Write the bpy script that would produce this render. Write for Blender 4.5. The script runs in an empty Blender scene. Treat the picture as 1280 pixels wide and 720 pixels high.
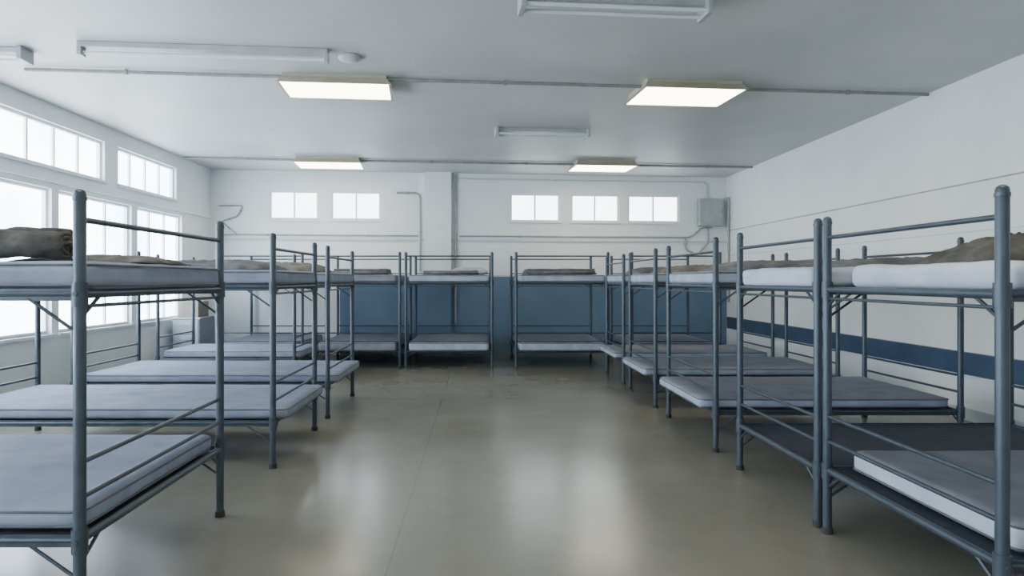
import bpy, bmesh, math, random
from mathutils import Vector, Matrix, noise
random.seed(4)
scene=bpy.context.scene
col=scene.collection
CAMH=1.44
CEIL=3.53
XL,XR=-5.1,5.02
YB=12.58; TILT=0.09
YR=-2.0
ANG=math.atan(TILT)

# ---------------------------------------------------------------- materials
def mat(name, c1, c2=None, rough=0.6, rough2=None, nscale=4, detail=5, bump=0.0, bscale=60, metal=0.0, spec=0.5, contrast=(0.35,0.65), coords='Object', stretch=None):
    m=bpy.data.materials.new(name); m.use_nodes=True
    nt=m.node_tree; b=nt.nodes['Principled BSDF']
    b.inputs['Metallic'].default_value=metal
    b.inputs['Roughness'].default_value=rough
    b.inputs['Specular IOR Level'].default_value=spec
    tc=nt.nodes.new('ShaderNodeTexCoord')
    src=tc.outputs[coords]
    if stretch:
        mp=nt.nodes.new('ShaderNodeMapping'); mp.inputs['Scale'].default_value=stretch
        nt.links.new(src,mp.inputs['Vector']); src=mp.outputs['Vector']
    n=nt.nodes.new('ShaderNodeTexNoise'); n.inputs['Scale'].default_value=nscale; n.inputs['Detail'].default_value=detail
    nt.links.new(src,n.inputs['Vector'])
    r=nt.nodes.new('ShaderNodeValToRGB')
    r.color_ramp.elements[0].position=contrast[0]; r.color_ramp.elements[1].position=contrast[1]
    r.color_ramp.elements[0].color=(*c1,1); r.color_ramp.elements[1].color=(*(c2 or c1),1)
    nt.links.new(n.outputs['Fac'],r.inputs['Fac'])
    nt.links.new(r.outputs['Color'],b.inputs['Base Color'])
    if rough2 is not None:
        mr=nt.nodes.new('ShaderNodeMapRange'); mr.inputs['To Min'].default_value=rough; mr.inputs['To Max'].default_value=rough2
        mr.inputs['From Min'].default_value=0.3; mr.inputs['From Max'].default_value=0.7
        nt.links.new(n.outputs['Fac'],mr.inputs['Value']); nt.links.new(mr.outputs['Result'],b.inputs['Roughness'])
    if bump>0:
        n2=nt.nodes.new('ShaderNodeTexNoise'); n2.inputs['Scale'].default_value=bscale; n2.inputs['Detail'].default_value=4
        nt.links.new(src,n2.inputs['Vector'])
        bp=nt.nodes.new('ShaderNodeBump'); bp.inputs['Strength'].default_value=bump; bp.inputs['Distance'].default_value=0.01
        nt.links.new(n2.outputs['Fac'],bp.inputs['Height']); nt.links.new(bp.outputs['Normal'],b.inputs['Normal'])
    return m

def emis(name,c,s,c2=None,nscale=1.2):
    m=bpy.data.materials.new(name); m.use_nodes=True
    nt=m.node_tree; nt.nodes.remove(nt.nodes['Principled BSDF'])
    e=nt.nodes.new('ShaderNodeEmission'); e.inputs['Strength'].default_value=s
    out=nt.nodes['Material Output']; nt.links.new(e.outputs[0],out.inputs['Surface'])
    tc=nt.nodes.new('ShaderNodeTexCoord'); n=nt.nodes.new('ShaderNodeTexNoise'); n.inputs['Scale'].default_value=nscale
    n.inputs['Detail'].default_value=1
    r=nt.nodes.new('ShaderNodeValToRGB'); r.color_ramp.elements[0].position=.38; r.color_ramp.elements[1].position=.6
    r.color_ramp.elements[0].color=(*c,1); r.color_ramp.elements[1].color=(*(c2 or c),1)
    nt.links.new(tc.outputs['Object'],n.inputs['Vector']); nt.links.new(n.outputs['Fac'],r.inputs['Fac']); nt.links.new(r.outputs['Color'],e.inputs['Color'])
    return m

M_wall=mat('wall_paint',(.79,.825,.825),(.85,.875,.87),rough=.5,nscale=1.3,bump=.12,bscale=25)
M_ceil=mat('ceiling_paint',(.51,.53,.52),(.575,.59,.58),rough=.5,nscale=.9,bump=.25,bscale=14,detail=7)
M_blue=mat('blue_wainscot_paint',(.12,.195,.295),(.155,.235,.34),rough=.45,nscale=1.1,bump=.1,bscale=20)
M_bluerail=mat('blue_board_paint',(.045,.075,.135),(.06,.095,.16),rough=.4,nscale=3)
M_steel=mat('slate_painted_steel',(.046,.063,.084),(.062,.082,.106),rough=.30,rough2=.46,nscale=14,metal=.3,bump=.05,bscale=150)
M_deck=mat('dark_shade_deck',(.022,.03,.048),(.032,.042,.062),rough=.8,nscale=20)  # dark colour stands in for the shade under the bunks
M_matL=mat('blue_grey_ticking',(.20,.235,.325),(.255,.29,.375),rough=.85,nscale=5,bump=.45,bscale=9)
M_matR=mat('grey_ticking',(.19,.20,.24),(.245,.255,.295),rough=.85,nscale=5,bump=.45,bscale=9)
M_matside=mat('pale_mattress_side',(.30,.35,.45),(.40,.45,.55),rough=.8,nscale=6,bump=.4,bscale=12)
M_sheet=mat('white_sheet',(.43,.48,.58),(.53,.58,.66),rough=.85,nscale=5,bump=.4,bscale=10)
M_pip=mat('piping',(.10,.10,.12),(.15,.15,.17),rough=.8)
M_olive=mat('olive_wool_blanket',(.045,.044,.039),(.10,.096,.085),rough=.95,nscale=9,bump=.6,bscale=40)
M_tan=mat('tan_blanket',(.085,.080,.070),(.15,.142,.126),rough=.95,nscale=9,bump=.5,bscale=40)
M_greyb=mat('grey_blanket',(.10,.10,.108),(.17,.168,.17),rough=.95,nscale=9,bump=.5,bscale=40)
M_pillow=mat('pillow_cotton',(.36,.38,.41),(.46,.48,.51),rough=.9,nscale=6,bump=.3,bscale=14)
M_pipe=mat('galvanised_conduit',(.32,.33,.33),(.40,.41,.41),rough=.4,metal=.2,nscale=8)
M_conduit=mat('painted_conduit',(.22,.22,.21),(.30,.30,.29),rough=.5,nscale=8)
M_seam=mat('wall_seam',(.34,.33,.31),(.44,.43,.41),rough=.6,nscale=8)
M_wpipe=mat('white_painted_pipe',(.55,.58,.59),(.63,.66,.66),rough=.5,nscale=8)
M_fix=mat('fixture_enamel',(.42,.38,.28),(.48,.44,.34),rough=.4,nscale=5)
M_fixgrey=mat('grey_fixture_enamel',(.34,.36,.37),(.42,.44,.45),rough=.4,nscale=5)
M_tube=mat('unlit_tube',(.72,.76,.80),(.78,.82,.85),rough=.25,nscale=5)
M_frame=mat('window_frame_paint',(.78,.83,.88),(.83,.87,.91),rough=.5,nscale=6)
M_box=mat('electrical_box_grey',(.34,.38,.38),(.40,.44,.44),rough=.5,nscale=6,metal=.1)
M_cab=mat('cabinet_enamel',(.42,.45,.47),(.48,.51,.53),rough=.45,nscale=4)
M_card=mat('cardboard',(.25,.22,.18),(.32,.28,.22),rough=.9,nscale=10)
M_rub=mat('rubber_foot',(.03,.03,.03),(.04,.04,.04),rough=.8)
M_lamp=emis('diffuser_lit',(1.0,.90,.66),13,(1,.93,.74),3)
M_winL=emis('daylit_frosted_glass',(.64,.81,1.0),13.5,(.88,.95,1.0),.9)
M_winB=emis('daylit_glass_back',(.74,.90,1.0),8,(.92,.97,1.0),1.4)

def floor_mat():
    m=bpy.data.materials.new('polished_concrete'); m.use_nodes=True
    nt=m.node_tree; b=nt.nodes['Principled BSDF']; L=nt.links; N=nt.nodes.new
    tc=N('ShaderNodeTexCoord')
    n=N('ShaderNodeTexNoise'); n.inputs['Scale'].default_value=.7; n.inputs['Detail'].default_value=6; n.inputs['Roughness'].default_value=.55
    L.new(tc.outputs['Object'],n.inputs['Vector'])
    r=N('ShaderNodeValToRGB'); e=r.color_ramp.elements
    e[0].position=.2; e[0].color=(.175,.168,.13,1); e[1].position=.8; e[1].color=(.25,.24,.197,1)
    L.new(n.outputs['Fac'],r.inputs['Fac'])
    n2=N('ShaderNodeTexNoise'); n2.inputs['Scale'].default_value=3; n2.inputs['Detail'].default_value=8; n2.inputs['Roughness'].default_value=.6
    L.new(tc.outputs['Object'],n2.inputs['Vector'])
    r2=N('ShaderNodeValToRGB'); e=r2.color_ramp.elements
    e[0].position=.2; e[0].color=(.91,.91,.91,1); e[1].position=.8; e[1].color=(1.07,1.07,1.07,1)
    L.new(n2.outputs['Fac'],r2.inputs['Fac'])
    mx=N('ShaderNodeMix'); mx.data_type='RGBA'; mx.blend_type='MULTIPLY'; mx.inputs['Factor'].default_value=1
    L.new(r.outputs['Color'],mx.inputs['A']); L.new(r2.outputs['Color'],mx.inputs['B'])
    sep=N('ShaderNodeSeparateXYZ'); L.new(tc.outputs['Object'],sep.inputs[0])
    def joint(out,off,period,w):
        a=N('ShaderNodeMath'); a.operation='ADD'; a.inputs[1].default_value=off; L.new(out,a.inputs[0])
        p=N('ShaderNodeMath'); p.operation='PINGPONG'; p.inputs[1].default_value=period/2; L.new(a.outputs[0],p.inputs[0])
        l=N('ShaderNodeMath'); l.operation='LESS_THAN'; l.inputs[1].default_value=w; L.new(p.outputs[0],l.inputs[0]); return l.outputs[0]
    j1=joint(sep.outputs['X'],.46,3.0,.006); j2=joint(sep.outputs['Y'],-1.2,3.3,.005)
    mm=N('ShaderNodeMath'); mm.operation='MAXIMUM'; L.new(j1,mm.inputs[0]); L.new(j2,mm.inputs[1])
    sc=N('ShaderNodeMath'); sc.operation='MULTIPLY'; sc.inputs[1].default_value=.2; L.new(mm.outputs[0],sc.inputs[0])
    m2=N('ShaderNodeMix'); m2.data_type='RGBA'; L.new(sc.outputs[0],m2.inputs['Factor']); L.new(mx.outputs['Result'],m2.inputs['A']); m2.inputs['B'].default_value=(.05,.05,.045,1)
    L.new(m2.outputs['Result'],b.inputs['Base Color'])
    mr=N('ShaderNodeMapRange'); mr.inputs['From Min'].default_value=.3; mr.inputs['From Max'].default_value=.7; mr.inputs['To Min'].default_value=.19; mr.inputs['To Max'].default_value=.27
    L.new(n.outputs['Fac'],mr.inputs['Value']); L.new(mr.outputs['Result'],b.inputs['Roughness'])
    bp=N('ShaderNodeBump'); bp.inputs['Strength'].default_value=.02; bp.inputs['Distance'].default_value=.01
    L.new(n.outputs['Fac'],bp.inputs['Height']); L.new(bp.outputs['Normal'],b.inputs['Normal'])
    b.inputs['Specular IOR Level'].default_value=.72
    return m
M_floor=floor_mat()

# ---------------------------------------------------------------- mesh helpers
def finish(name,bm,mats,smooth=False,parent=None,loc=None,rotz=0,autosm=False):
    me=bpy.data.meshes.new(name); bmesh.ops.recalc_face_normals(bm,faces=bm.faces[:]) ; bm.to_mesh(me); bm.free()
    if not isinstance(mats,(list,tuple)): mats=[mats]
    for x in mats: me.materials.append(x)
    if smooth:
        for p in me.polygons: p.use_smooth=True
        if autosm:
            try: me.set_sharp_from_angle(angle=math.radians(40))
            except Exception: pass
    o=bpy.data.objects.new(name,me); col.objects.link(o)
    if parent: o.parent=parent
    if loc: o.location=loc
    o.rotation_euler[2]=rotz
    return o

def box(bm,x0,x1,y0,y1,z0,z1,mi=0,bev=0):
    r=bmesh.ops.create_cube(bm,size=1)
    vs=r['verts']
    for v in vs:
        v.co=Vector((x0+(v.co.x+.5)*(x1-x0), y0+(v.co.y+.5)*(y1-y0), z0+(v.co.z+.5)*(z1-z0)))
    fs=set(f for v in vs for f in v.link_faces)
    for f in fs: f.material_index=mi
    if bev>0:
        es=set(e for f in fs for e in f.edges)
        rr=bmesh.ops.bevel(bm,geom=list(es),offset=bev,segments=2,affect='EDGES',profile=.5)
        for f in rr['faces']: f.material_index=mi

def tube(bm,pts,r,seg=10,mi=0,closed=False,cap=True):
    pts=[Vector(p) for p in pts]
    n=len(pts); rings=[]
    up=None
    for i,p in enumerate(pts):
        if closed: t=(pts[(i+1)%n]-pts[i-1])
        elif i==0: t=pts[1]-pts[0]
        elif i==n-1: t=pts[-1]-pts[-2]
        else: t=(pts[i+1]-p).normalized()+(p-pts[i-1]).normalized()
        t.normalize()
        if up is None:
            up=Vector((0,0,1)) if abs(t.z)<.9 else Vector((1,0,0))
        a=t.cross(up)
        if a.length<1e-4: a=t.cross(Vector((0,1,0)))
        a.normalize(); b=a.cross(t).normalized(); up=b
        rr=r[i] if isinstance(r,(list,tuple)) else r
        rings.append([bm.verts.new(p+a*math.cos(2*math.pi*k/seg)*rr+b*math.sin(2*math.pi*k/seg)*rr) for k in range(seg)])
    m=n if closed else n-1
    for i in range(m):
        A=rings[i];B=rings[(i+1)%n]
        for k in range(seg):
            f=bm.faces.new((A[k],A[(k+1)%seg],B[(k+1)%seg],B[k])); f.material_index=mi
    if cap and not closed:
        f=bm.faces.new(rings[0]); f.material_index=mi
        f=bm.faces.new(rings[-1]); f.material_index=mi

def arc_path(pts,rad=.08,seg=6):
    pts=[Vector(p) for p in pts]; out=[pts[0]]
    for i in range(1,len(pts)-1):
        a,b,c=pts[i-1],pts[i],pts[i+1]
        d1=(a-b).normalized(); d2=(c-b).normalized()
        p0=b+d1*rad; p1=b+d2*rad
        for k in range(seg+1):
            t=k/seg
            out.append(p0*(1-t)**2+b*2*t*(1-t)+p1*t*t)
    out.append(pts[-1]); return out

def rounded_block(bm,cx,cy,z0,sx,sy,sz,r,cuts,fn=None,sidemat=0,topmat=0):
    t=bmesh.new(); bmesh.ops.create_cube(t,size=2)
    bmesh.ops.subdivide_edges(t,edges=t.edges[:],cuts=cuts,use_grid_fill=True)
    hx,hy,hz=sx/2,sy/2,sz/2
    vm={}
    def warp(u,h):
        m=abs(u)
        s=math.copysign(1-(1-m)**1.6,u); return s*h
    for v in t.verts:
        p=Vector((warp(v.co.x,hx),warp(v.co.y,hy),warp(v.co.z,hz)))
        q=Vector((max(-hx+r,min(hx-r,p.x)),max(-hy+r,min(hy-r,p.y)),max(-hz+min(r,hz*.9),min(hz-min(r,hz*.9),p.z))))
        d=p-q
        if d.length>1e-6: p=q+d.normalized()*min(r,hz*.9)
        if fn: p=fn(p)
        vm[v]=bm.verts.new(p+Vector((cx,cy,z0+hz)))
    for f in t.faces:
        nf=bm.faces.new([vm[v] for v in f.verts])
        n=f.normal
        nf.material_index= topmat if abs(n.z)>.7 else sidemat
        nf.smooth=True
    t.free()

# ---------------------------------------------------------------- bunk bed
MH=.11
def mattress(parent,name,L,W,z0,m_top,m_side,over=.08,inset=.05,seed=0,thick=MH,wr=1.0):
    bm=bmesh.new()
    sx=L-.04+over; sy=W-2*inset; cx=-over+sx/2; cy=W/2
    sd=seed*7.3
    def fn(p):
        a=noise.noise(Vector((p.x*2.1+sd,p.y*2.4,sd)))*.016+noise.noise(Vector((p.x*7+sd,p.y*6,3+sd)))*.008
        w=noise.noise(Vector((p.x*1.5,p.y*2,sd)))
        a+=.004*math.sin(p.y*18+6*w)+.004*math.sin(p.x*24+p.y*9+9*w)*max(0,noise.noise(Vector((p.x*1.1,p.y*1.3,sd+9)))*2)
        a*=wr
        k=max(0,1-abs(p.x)/(sx/2))**.35*max(0,1-abs(p.y)/(sy/2))**.35
        b=noise.noise(Vector((p.x*3.5,p.y*3.5,p.z*9+sd)))*.010*wr
        bx=b*math.copysign(1,p.x) if abs(p.x)>sx/2-.03 else 0
        by=b*math.copysign(1,p.y) if abs(p.y)>sy/2-.03 else 0
        if p.z>0: return Vector((p.x+bx,p.y+by,p.z+a*k-.006*k+(wr-1)*.012*noise.noise(Vector((p.x*5+sd,p.y*5,1)))))
        return Vector((p.x+bx,p.y+by,p.z))
    rounded_block(bm,cx,cy,z0,sx,sy,thick,.045,34,fn,sidemat=1,topmat=0)
    if wr<=1:
        for zz in (z0+.022,z0+thick-.018):
            r=.05; pts=[]
            for (ax,ay,a0) in ((cx+sx/2-r,cy+sy/2-r,0),(cx-sx/2+r,cy+sy/2-r,90),(cx-sx/2+r,cy-sy/2+r,180),(cx+sx/2-r,cy-sy/2+r,270)):
                for k in range(5):
                    a=math.radians(a0+k*22.5); pts.append((ax+math.cos(a)*(r-.001),ay+math.sin(a)*(r-.001),zz))
            tube(bm,pts,.005,6,mi=2,closed=True)
    return finish(name,bm,[m_top,m_side,M_pip],smooth=True,parent=parent)

def bunk(ox,oy,rotz,L,W,H=1.8,lower=True,m_top=None,m_side=None,zl=.345,zu=1.395,seed=0,upper_rail=1.68,overl=.08,overu=.03,thl=MH,thu=.125,up_top=None,up_side=None,wru=1.0):
    e=bpy.data.objects.new('bunk_bed',None); col.objects.link(e); e.location=(ox,oy,0); e.rotation_euler[2]=rotz
    e.empty_display_size=.2
    m_top=m_top or M_matL; m_side=m_side or M_matL
    bm=bmesh.new()
    R=.0235
    for (x,y) in ((0,0),(0,W),(L,0),(L,W)):
        tube(bm,[(x,y,.02),(x,y,H-.02),(x,y,H-.008),(x,y,H)],[R,R,R*.85,R*.35],14)
        tube(bm,[(x,y,0),(x,y,.035)],[R*1.25,R*1.2],14,mi=1)
        tube(bm,[(x,y,H-.045),(x,y,H-.03)],R*1.12,14)
        for zz in (zl-.01,zu-.01):
            tube(bm,[(x,y,zz-.05),(x,y,zz+.045)],R*1.28,14)
            tube(bm,[(x-.001,y-(.034),zz),(x,y+.034,zz)],.009,8)
    for x in (0,L):
        hs=[(zl-.01,.019),(zl+.155,.0105),(zl+.295,.0105),(zu-.01,.019),(zu+.16,.0105) if x==L else (zu-.06,.008),(upper_rail,.012)]
        for (z,r) in hs:
            tube(bm,[(x,0,z),(x,W,z)],r,10)
        for z in (zl-.01,zu-.01):
            for (yy,s) in ((0,1),(W,-1)):
                tube(bm,[(x,yy,z-.10),(x,yy+s*.13,z-.012)],.008,6)
    for y,s in ((0,1),(W,-1)):
        for z in (zl-.01,zu-.01):
            box(bm,0,L,y-.004,y+.004,z-.028,z+.02)
            box(bm,0,L,min(y,y+s*.035),max(y,y+s*.035),z-.028,z-.022)
            tube(bm,[(0,y,z+.0),(L,y,z+.0)],.012,8)
            tube(bm,[(.002,y,z-.16),(.2,y,z-.02)],.007,6)
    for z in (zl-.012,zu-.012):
        box(bm,.012,L-.012,.012,W-.012,z-.004,z+.003,mi=2)  # thin dark sheet added in place of shade below the deck
        n=int(L/.35)
        for i in range(1,n):
            x=L*i/n; tube(bm,[(x,.0,z-.014),(x,W,z-.014)],.010,8)
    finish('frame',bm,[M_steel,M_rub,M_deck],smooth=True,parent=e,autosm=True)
    if lower: mattress(e,'mattress_lower',L,W,zl,m_top,m_side,over=overl,seed=seed,thick=thl)
    mattress(e,'mattress_upper',L,W,zu,up_top or m_top,up_side or m_side,over=overu,seed=seed+11,thick=thu,wr=wru)
    return e

LX=-1.585
for i,(y0,y1) in enumerate(((2.535,3.9),(4.9,6.13),(6.66,7.94))):
    bunk(LX,y1,math.pi,2.65,y1-y0,seed=i,m_top=M_matL,m_side=M_matL,zl=.42 if i==0 else .355,overl=-.02 if i==0 else .10,thl=.10)
bunk(-2.58,10.0,math.pi,1.9,1.1,seed=5,m_top=M_matL,m_side=M_matL)
RX=1.975
for i,(y0,y1,lo) in enumerate(((2.42,3.64,True),(3.74,4.86,False),(5.36,6.70,True),(7.2,8.41,True),(8.8,9.95,True))):
    bunk(RX,y0,0,2.05,y1-y0,seed=20+i,lower=lo,m_top=M_matR,m_side=M_matside if i!=0 else M_sheet,zl=.37 if i==0 else .345,
         overl=-.10 if i==0 else .12,overu=-.09 if i==0 else .02,thl=.125 if i==0 else .10,
         up_top=M_sheet if i<2 else None,up_side=M_sheet if i<2 else None,wru=2.0 if i<2 else 1.0)
for i,(x0,x1) in enumerate(((-4.31,-2.9),(-2.68,-1.31),(-1.21,.196),(.59,2.09),(2.48,3.92))):
    bunk(x1,10.45,math.pi/2,1.62,x1-x0,H=1.9,seed=30+i,zl=.28,zu=1.40,upper_rail=1.83,m_top=M_matR,m_side=M_matside if i in(0,2,3) else M_matR,thl=.15)

# ---------------------------------------------------------------- bedding
def roll(name,cx,cy,z,length,R,rotz,m,seed=0,rough=1.0,taper=0):
    bm=bmesh.new(); T=3.2*2*math.pi; N=110; K=60
    th=.016
    def sheet(off):
        rows=[]
        for j in range(K+1):
            u=j/K; x=(u-.5)*length
            row=[]
            for i in range(N+1):
                a=T*i/N; r=R*(.22+.78*i/N)*(1+taper*(.5-u))+off
                r*=1+rough*(.13*noise.noise(Vector((x*5+seed,math.cos(a)*1.2,math.sin(a)*1.2)))+.09*noise.noise(Vector((x*14+seed,math.cos(a)*3,math.sin(a)*3))))
                xx=x*(1+.05*noise.noise(Vector((a*.8,seed,0))))
                y=math.cos(a)*r*1.15+.03*rough*noise.noise(Vector((x*2.5,seed,4))); zz=math.sin(a)*r*.92
                row.append(bm.verts.new((xx,y,max(zz,-R*.86)+R*.88)))
            rows.append(row)
        return rows
    A=sheet(0); B=sheet(-th)
    for S in (A,B):
        for j in range(K):
            for i in range(N): bm.faces.new((S[j][i],S[j][i+1],S[j+1][i+1],S[j+1][i]))
    for i in range(N):
        bm.faces.new((A[0][i],A[0][i+1],B[0][i+1],B[0][i])); bm.faces.new((A[K][i],A[K][i+1],B[K][i+1],B[K][i]))
    for j in range(K):
        bm.faces.new((A[j][N],A[j+1][N],B[j+1][N],B[j][N]))
    return finish(name,bm,[m,M_pip],smooth=True,loc=(cx,cy,z),rotz=rotz)

def crumpled(name,cx,cy,z,sx,sy,h,rotz,m,seed=0):
    """bunched-up blanket: closed heap with ridged folds"""
    bm=bmesh.new(); N=64; top=[];bot=[]
    for j in range(N+1):
        for i in range(N+1):
            u=-1+2*i/N; v=-1+2*j/N
            rx=1+.12*noise.noise(Vector((v*2+seed,seed,0))); ry=1+.18*noise.noise(Vector((u*2.5,seed,5)))
            x=u*sx/2*rx; y=v*sy/2*ry
            e=(max(0,1-abs(u)**3.5)*max(0,1-abs(v)**2.5))**.5
            p=Vector((x*4+seed,y*5,seed))
            r1=1-abs(noise.noise(p+Vector((noise.noise(p*.8),0,0))))*2.2
            r2=1-abs(noise.noise(p*2.3))*2.0
            hh=h*e*(.62+.30*r1+.12*r2)
            top.append(bm.verts.new((x,y,.004+max(0,hh)))); bot.append(bm.verts.new((x,y,0)))
    def id(i,j): return j*(N+1)+i
    for j in range(N):
        for i in range(N):
            bm.faces.new([top[id(i,j)],top[id(i+1,j)],top[id(i+1,j+1)],top[id(i,j+1)]])
            bm.faces.new([bot[id(i,j)],bot[id(i,j+1)],bot[id(i+1,j+1)],bot[id(i+1,j)]])
    for k in range(N):
        for a,b in ((id(k,0),id(k+1,0)),(id(k,N),id(k+1,N)),(id(0,k),id(0,k+1)),(id(N,k),id(N,k+1))):
            bm.faces.new([top[a],top[b],bot[b],bot[a]])
    return finish(name,bm,[m],smooth=True,loc=(cx,cy,z),rotz=rotz)

def folded(name,cx,cy,z,sx,sy,n,th,rotz,m,seed=0):
    bm=bmesh.new()
    for k in range(n):
        dx=.012*noise.noise(Vector((seed,k*3.1,0)))*2; ss=1-.03*k
        def fn(p,k=k):
            w=.010*noise.noise(Vector((p.x*6+seed,p.y*6,k*2)))+.006*noise.noise(Vector((p.x*15+seed,p.y*15,k)))
            return Vector((p.x,p.y,p.z+ (w if (p.z>0 and k==n-1) else 0)))
        rounded_block(bm,dx,dx*.6,k*th*.97,sx*ss,sy*ss,th,th*.48,14,fn)
    for k in range(0,n-1,2):
        tube(bm,[(-sx*.47,-sy*.485,(k+1)*th*.97),(sx*.47,-sy*.485,(k+1)*th*.97)],th*.85,10)
    return finish(name,bm,[m],smooth=True,loc=(cx,cy,z),rotz=rotz)

def pillow(name,cx,cy,z,sx,sy,h,rotz,m,seed=0):
    bm=bmesh.new(); N=28
    top=[];bot=[]
    for j in range(N+1):
        for i in range(N+1):
            u=-1+2*i/N; v=-1+2*j/N
            x=u*sx/2; y=v*sy/2
            x*=1-.06*(1-v*v)*abs(u); y*=1-.08*(1-u*u)*abs(v)
            t=(max(0,1-u**4)*max(0,1-v**4))**.55
            w=noise.noise(Vector((u*2.5+seed,v*2.5,seed)))*.16*t
            top.append(bm.verts.new((x,y,h*.45+h*.55*t*(1+w)))); bot.append(bm.verts.new((x,y,h*.45-h*.45*min(1,t*1.25))))
    def id(i,j): return j*(N+1)+i
    for j in range(N):
        for i in range(N):
            bm.faces.new([top[id(i,j)],top[id(i+1,j)],top[id(i+1,j+1)],top[id(i,j+1)]])
            bm.faces.new([bot[id(i,j)],bot[id(i,j+1)],bot[id(i+1,j+1)],bot[id(i+1,j)]])
    bmesh.ops.remove_doubles(bm,verts=bm.verts[:],dist=1e-5)
    return finish(name,bm,[m],smooth=True,loc=(cx,cy,z),rotz=rotz)

ZU=1.523
roll('rolled_blanket',-2.62,2.95,ZU,1.40,.098,.06,M_olive,1,1.6,taper=.4)
crumpled('crumpled_blanket',-1.95,3.35,ZU,.62,.6,.045,.1,M_tan,2)
crumpled('crumpled_blanket',3.10,3.22,ZU-.012,1.45,.5,.175,.0,M_olive,3)
crumpled('crumpled_blanket',2.95,4.35,ZU-.012,1.3,.6,.08,.1,M_greyb,14)
crumpled('crumpled_blanket',2.85,6.0,ZU,1.3,.85,.10,0,M_greyb,6)
crumpled('crumpled_blanket',2.85,7.8,ZU,1.3,.8,.10,0,M_tan,7)
crumpled('crumpled_blanket',2.8,9.4,ZU,1.2,.8,.11,0,M_greyb,8)
crumpled('crumpled_blanket',-2.25,5.5,ZU,1.0,.85,.09,0,M_greyb,10)
pillow('pillow',-3.2,5.5,ZU,.5,.75,.13,.1,M_pillow,4)
crumpled('crumpled_blanket',-2.3,7.3,ZU,1.1,.8,.12,0,M_tan,11)
crumpled('crumpled_blanket',-3.3,9.45,ZU,1.1,.8,.12,0,M_greyb,13)
for i,(xa,mm) in enumerate(((-3.6,M_tan),(-2.0,M_greyb),(-.5,M_greyb),(1.34,M_greyb),(3.2,M_tan))):
    folded('folded_blanket',xa,10.95,ZU+.005,.95 if i!=3 else 1.2,.6,2+i%2,.034,.02*i,mm,20+i)
pillow('pillow',1.7,11.7,ZU+.005,.7,.42,.14,0,M_pillow,8)
pillow('pillow',-.2,11.7,ZU+.005,.7,.42,.14,0,M_pillow,9)

# ---------------------------------------------------------------- room shell
def grid_wall(name,us,ue,h,holes,thick,place,m):
    bm=bmesh.new()
    U=sorted(set([us,ue]+[a for q in holes for a in q[:2]])); V=sorted(set([0,h]+[a for q in holes for a in q[2:]]))
    for i in range(len(U)-1):
        j=0
        while j<len(V)-1:
            def solid(jj):
                cu=(U[i]+U[i+1])/2; cv=(V[jj]+V[jj+1])/2
                return not any(q[0]<cu<q[1] and q[2]<cv<q[3] for q in holes)
            if not solid(j): j+=1; continue
            k=j
            while k<len(V)-1 and solid(k): k+=1
            box(bm,U[i],U[i+1],0,thick,V[j],V[k])
            j=k
    for v in bm.verts: v.co=Vector(place(v.co.x,v.co.z,v.co.y))
    return finish(name,bm,m)

def left_place(u,v,w): return (XL-w,u,v)
def back_place(u,v,w):
    return (u-math.sin(ANG)*w, YB+TILT*u+math.cos(ANG)*w, v)

UPW=[(-1.2,2.2,6),(2.6,5.55,6),(5.9,8.70,6),(9.02,10.75,4)]  # first two spans are unseen windows, added for more daylight
LOW=[(-1.2,2.2,4),(2.6,5.1,3),(5.3,7.62,3),(7.75,9.37,3),(9.53,10.95,3)]  # first two spans again out of view, added to light the room
UZ=(2.78,3.32); LZ=(.80,2.53)
holesL=[(a,b,*UZ) for a,b,_ in UPW]+[(a,b,*LZ) for a,b,_ in LOW]
grid_wall('wall_left',YR-.2,12.4,CEIL,holesL,.22,left_place,M_wall)
bm=bmesh.new(); box(bm,XR,XR+.2,YR-.2,13.3,0,CEIL); finish('wall_right',bm,M_wall)
BW=[(-4.017,-3.106),(-2.865,-1.923),(.60,1.59),(1.816,2.791),(2.971,4.03)]
BZ=(2.60,3.15)
grid_wall('wall_back',XL-.05,XR+.05,CEIL,[(a,b,*BZ) for a,b in BW],.2,back_place,M_wall)
bm=bmesh.new(); box(bm,XL-.2,XR+.2,YR-.2,YR,0,CEIL); finish('wall_front',bm,M_wall)
bm=bmesh.new(); box(bm,XL-.25,XR+.25,YR-.2,13.4,-.15,0); finish('floor',bm,M_floor)
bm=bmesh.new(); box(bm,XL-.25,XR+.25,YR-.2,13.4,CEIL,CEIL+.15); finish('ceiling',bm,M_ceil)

wn=0
def window(u0,u1,v0,v1,n,place,glass,hbars=(),depth=.08):
    global wn; wn+=1
    bm=bmesh.new(); f=.035
    def b(a,bb,c,d,w0,w1,mi=0): box(bm,a,bb,w0,w1,c,d,mi)
    b(u0,u0+f,v0,v1,depth-.03,depth+.03); b(u1-f,u1,v0,v1,depth-.03,depth+.03)
    b(u0+f,u1-f,v0,v0+f,depth-.03,depth+.03); b(u0+f,u1-f,v1-f,v1,depth-.03,depth+.03)
    for i in range(1,n):
        c=u0+(u1-u0)*i/n; b(c-.014,c+.014,v0+f,v1-f,depth-.012,depth+.02)
    for hb in hbars:
        c=v0+(v1-v0)*hb; b(u0+f,u1-f,c-.012,c+.012,depth-.010,depth+.018)
    b(u0+f*.5,u1-f*.5,v0+f*.5,v1-f*.5,depth+.021,depth+.027,1)
    b(u0-.03,u1+.03,v0-.03,v0,-.035,depth-.03)
    for v in bm.verts: v.co=Vector(place(v.co.x,v.co.z,v.co.y))
    finish('window_%d'%wn,bm,[M_frame,glass])
for a,b_,n in UPW: window(a,b_,*UZ,n,left_place,M_winL)
for a,b_,n in LOW: window(a,b_,*LZ,n,left_place,M_winL,hbars=(.33,))
for a,b_ in BW: window(a,b_,*BZ,2,back_place,M_winB,depth=.05)

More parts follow.
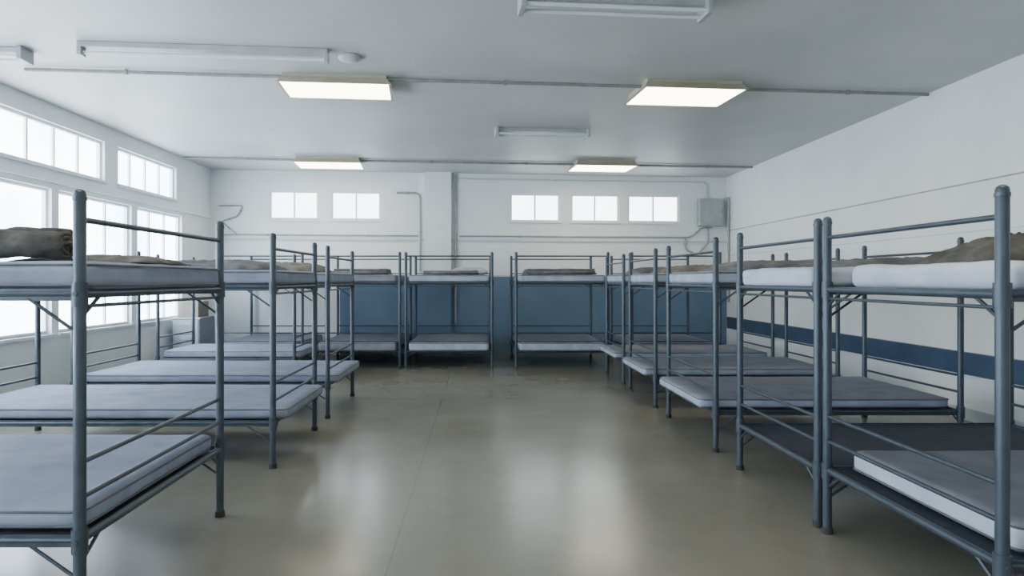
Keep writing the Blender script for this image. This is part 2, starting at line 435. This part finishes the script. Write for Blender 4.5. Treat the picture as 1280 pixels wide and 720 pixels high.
def back_box(name,u0,u1,v0,v1,w0,w1,m,bev=0):
    bm=bmesh.new(); box(bm,u0,u1,w0,w1,v0,v1,bev=bev)
    for v in bm.verts: v.co=Vector(back_place(v.co.x,v.co.z,v.co.y))
    return finish(name,bm,m)
back_box('wall_back_wainscot',-2.7,XR-.01,0,1.50,-.02,0,M_blue)
back_box('trim_1',-2.7,XR-.01,1.50,1.54,-.035,0,M_wpipe)
back_box('wall_pilaster',-1.09,-.57,1.54,CEIL,-.12,0,M_wall)
back_box('wall_pilaster_base',-1.09,-.57,0,1.54,-.12,-.02,M_blue)
back_box('trim_2',XL,XR,2.20,2.235,-.03,0,M_wpipe)
bm=bmesh.new(); box(bm,XR-.010,XR,YR,13.0,2.427,2.441); finish('trim_3',bm,M_seam)
bm=bmesh.new(); box(bm,XR-.006,XR,YR,13.0,1.93,1.94); finish('trim_4',bm,M_wpipe)
bm=bmesh.new(); box(bm,XR-.045,XR-.0,2.0,12.9,.47,.70,bev=.006)
finish('trim_5',bm,M_bluerail)
bm=bmesh.new(); box(bm,XL,XL+.03,YR,12.1,0,.12); finish('baseboard_left',bm,M_wpipe)
bm=bmesh.new(); box(bm,XR-.03,XR,YR,13.0,0,.12); finish('baseboard_right',bm,M_wpipe)
bm=bmesh.new(); box(bm,XL,XL+.04,YR,12.1,2.60,2.68); finish('trim_6',bm,M_wall)

# ---------------------------------------------------------------- ceiling fixtures
def panel_light(cx,cy,lx,ly,drop=.10):
    e=bpy.data.objects.new('ceiling_light',None); col.objects.link(e); e.location=(cx,cy,CEIL); e.rotation_euler[2]=ANG
    bm=bmesh.new()
    box(bm,-lx*.46,lx*.46,-ly*.42,ly*.42,-.045,0)
    z1,z0=-.04,-drop
    ring_o=[(-lx/2,-ly/2),(lx/2,-ly/2),(lx/2,ly/2),(-lx/2,ly/2)]
    t=[bm.verts.new((x*.93,y*.88,z1)) for x,y in ring_o]; b=[bm.verts.new((x,y,z0)) for x,y in ring_o]
    bi=[bm.verts.new((x-math.copysign(.025,x),y-math.copysign(.025,y),z0)) for x,y in ring_o]
    bu=[bm.verts.new((x-math.copysign(.025,x),y-math.copysign(.025,y),z0+.012)) for x,y in ring_o]
    bm.faces.new(t)
    for i in range(4):
        j=(i+1)%4
        bm.faces.new((t[i],t[j],b[j],b[i])); bm.faces.new((b[i],b[j],bi[j],bi[i])); bm.faces.new((bi[i],bi[j],bu[j],bu[i]))
    finish('housing',bm,M_fix,parent=e)
    bm=bmesh.new(); box(bm,-lx/2+.03,lx/2-.03,-ly/2+.03,ly/2-.03,-drop+.004,-drop+.02)
    finish('diffuser',bm,M_lamp,parent=e)
panel_light(-1.50,6.75,1.14,.62)
panel_light(2.22,6.98,1.12,.72)
panel_light(-2.62,11.15,1.15,.7)
panel_light(2.18,11.45,1.12,.7)
panel_light(-1.5,2.2,1.14,.62)  # this and the next two: unseen panels added to light the near room
panel_light(2.0,2.4,1.14,.62)
panel_light(0.2,-.6,1.14,.62)

def strip_light(cx,cy,length,drop=.09,two=False):
    e=bpy.data.objects.new('strip_light',None); col.objects.link(e); e.location=(cx,cy,CEIL); e.rotation_euler[2]=ANG
    bm=bmesh.new()
    box(bm,-length/2,length/2,-.05,.05,-.05,-.001,bev=.006)
    w=.10 if two else .045
    for s in (-1,1):
        x=s*(length/2-.015); box(bm,x-.02,x+.02,-w,w,-drop-.03,-.001,bev=.005)
    finish('batten',bm,M_fixgrey,parent=e)
    bm=bmesh.new()
    for y in ((-.065,.065) if two else (0,)):
        tube(bm,[(-length/2+.02,y,-drop),(length/2-.02,y,-drop)],.016,12)
    finish('tube',bm,M_tube,smooth=True,parent=e,autosm=True)
strip_light(.86,8.85,1.3,two=True)
strip_light(1.0,4.75,1.42,two=True)
strip_light(-2.45,5.72,2.15)
strip_light(-4.52,5.75,.85,two=True)

bm=bmesh.new()
prof=[(.0,0),(.10,0),(.105,-.02),(.09,-.035),(.06,-.05),(.0,-.052)]
seg=28; rings=[]
for r,z in prof: rings.append([bm.verts.new((max(r,.001)*math.cos(2*math.pi*k/seg),max(r,.001)*math.sin(2*math.pi*k/seg),z)) for k in range(seg)])
for a,b in zip(rings,rings[1:]):
    for k in range(seg): bm.faces.new((a[k],a[(k+1)%seg],b[(k+1)%seg],b[k]))
finish('smoke_detector',bm,M_wpipe,smooth=True,loc=(-1.22,5.98,CEIL))

def pipe(name,pts,r,m,rad=.08):
    bm=bmesh.new(); tube(bm,arc_path(pts,rad),r,10)
    P=[Vector(p) for p in pts]
    for a,b in zip(P,P[1:]):
        d=b-a; n=max(1,int(d.length/1.6))
        for i in range(n):
            c=a+d*((i+.5)/n); t=d.normalized()
            tube(bm,[c-t*.015,c+t*.015],r*1.45,10)
    return finish(name,bm,m,smooth=True,autosm=True)
zc=CEIL-.03
def tl(x0,x1,y): return [(x0,y+TILT*x0,zc),(x1,y+TILT*x1,zc)]
pipe('ceiling_conduit',tl(-4.45,4.98,6.66),.018,M_conduit)
pipe('ceiling_conduit',tl(-5.0,4.98,11.25),.02,M_conduit)
def bp(u,v,w=-.03): return back_place(u,v,w)
pipe('wall_conduit',[bp(-.48,3.50),bp(-.48,.6)],.022,M_pipe)
pipe('wall_conduit',[bp(-1.62,3.13),bp(-1.17,3.13),bp(-1.17,1.60)],.020,M_pipe,rad=.12)
pipe('wall_conduit',[bp(-.42,3.42),bp(4.6,3.42),bp(4.6,3.1)],.014,M_wpipe)
pipe('wall_conduit',[bp(-5.0,2.30),bp(-1.2,2.30)],.014,M_pipe)
pipe('wall_conduit',[bp(-.4,2.30),bp(4.25,2.30),bp(4.5,2.5),bp(4.7,2.5)],.014,M_pipe)
pipe('wall_conduit',[bp(-4.95,2.85),bp(-4.5,2.85),bp(-4.6,2.65),bp(-4.9,2.55),bp(-4.6,2.3)],.014,M_pipe,rad=.06)
pipe('wall_conduit',[(4.99,12.85,3.1),(4.99,12.85,1.0)],.022,M_pipe)
pipe('wall_conduit',[bp(4.15,2.28),bp(4.15,2.05),bp(4.4,1.95),bp(4.62,2.2),bp(4.62,2.5)],.016,M_pipe,rad=.08)
bm=bmesh.new(); box(bm,4.40,4.90,-.14,-.002,2.53,3.08,bev=.008); box(bm,4.43,4.87,-.152,-.139,2.56,3.05,bev=.004); box(bm,4.82,4.85,-.165,-.15,2.76,2.86,bev=.003)
for v in bm.verts: v.co=Vector(back_place(v.co.x,v.co.z,v.co.y))
finish('electrical_panel',bm,M_box)

e=bpy.data.objects.new('drawer_cabinet',None); col.objects.link(e); e.location=(-4.80,10.75,0)
bm=bmesh.new(); box(bm,-.22,.22,-.3,.3,.05,.80,bev=.008); box(bm,-.20,.20,-.27,.27,0,.05)
box(bm,-.24,.24,-.32,.32,.80,.825,bev=.005)
finish('carcass',bm,M_cab,parent=e)
bm=bmesh.new()
for k in range(3):
    z=.08+k*.24
    box(bm,-.205,.205,-.318,-.301,z,z+.22,bev=.004); tube(bm,[(-.07,-.335,z+.15),(.07,-.335,z+.15)],.007,8)
finish('drawers',bm,M_cab,parent=e)
bm=bmesh.new(); box(bm,-.17,.17,-.2,.2,0,.26,bev=.004); box(bm,-.172,.172,-.03,.03,.255,.264); box(bm,-.172,-.169,-.03,.03,.18,.262)
finish('cardboard_box',bm,M_card,loc=(-4.80,10.72,.825))

w=bpy.data.worlds.new('sky'); scene.world=w; w.use_nodes=True
w.node_tree.nodes['Background'].inputs['Color'].default_value=(.75,.85,1,1)
w.node_tree.nodes['Background'].inputs['Strength'].default_value=1.0

cd=bpy.data.cameras.new('camera'); co=bpy.data.objects.new('camera',cd); col.objects.link(co)
co.location=(0,0,CAMH); co.rotation_euler=(math.pi/2,0,0)
cd.sensor_width=36; cd.lens=36*800/1280; cd.shift_x=40/1280; cd.shift_y=-10/1280
cd.clip_start=.05
scene.camera=co
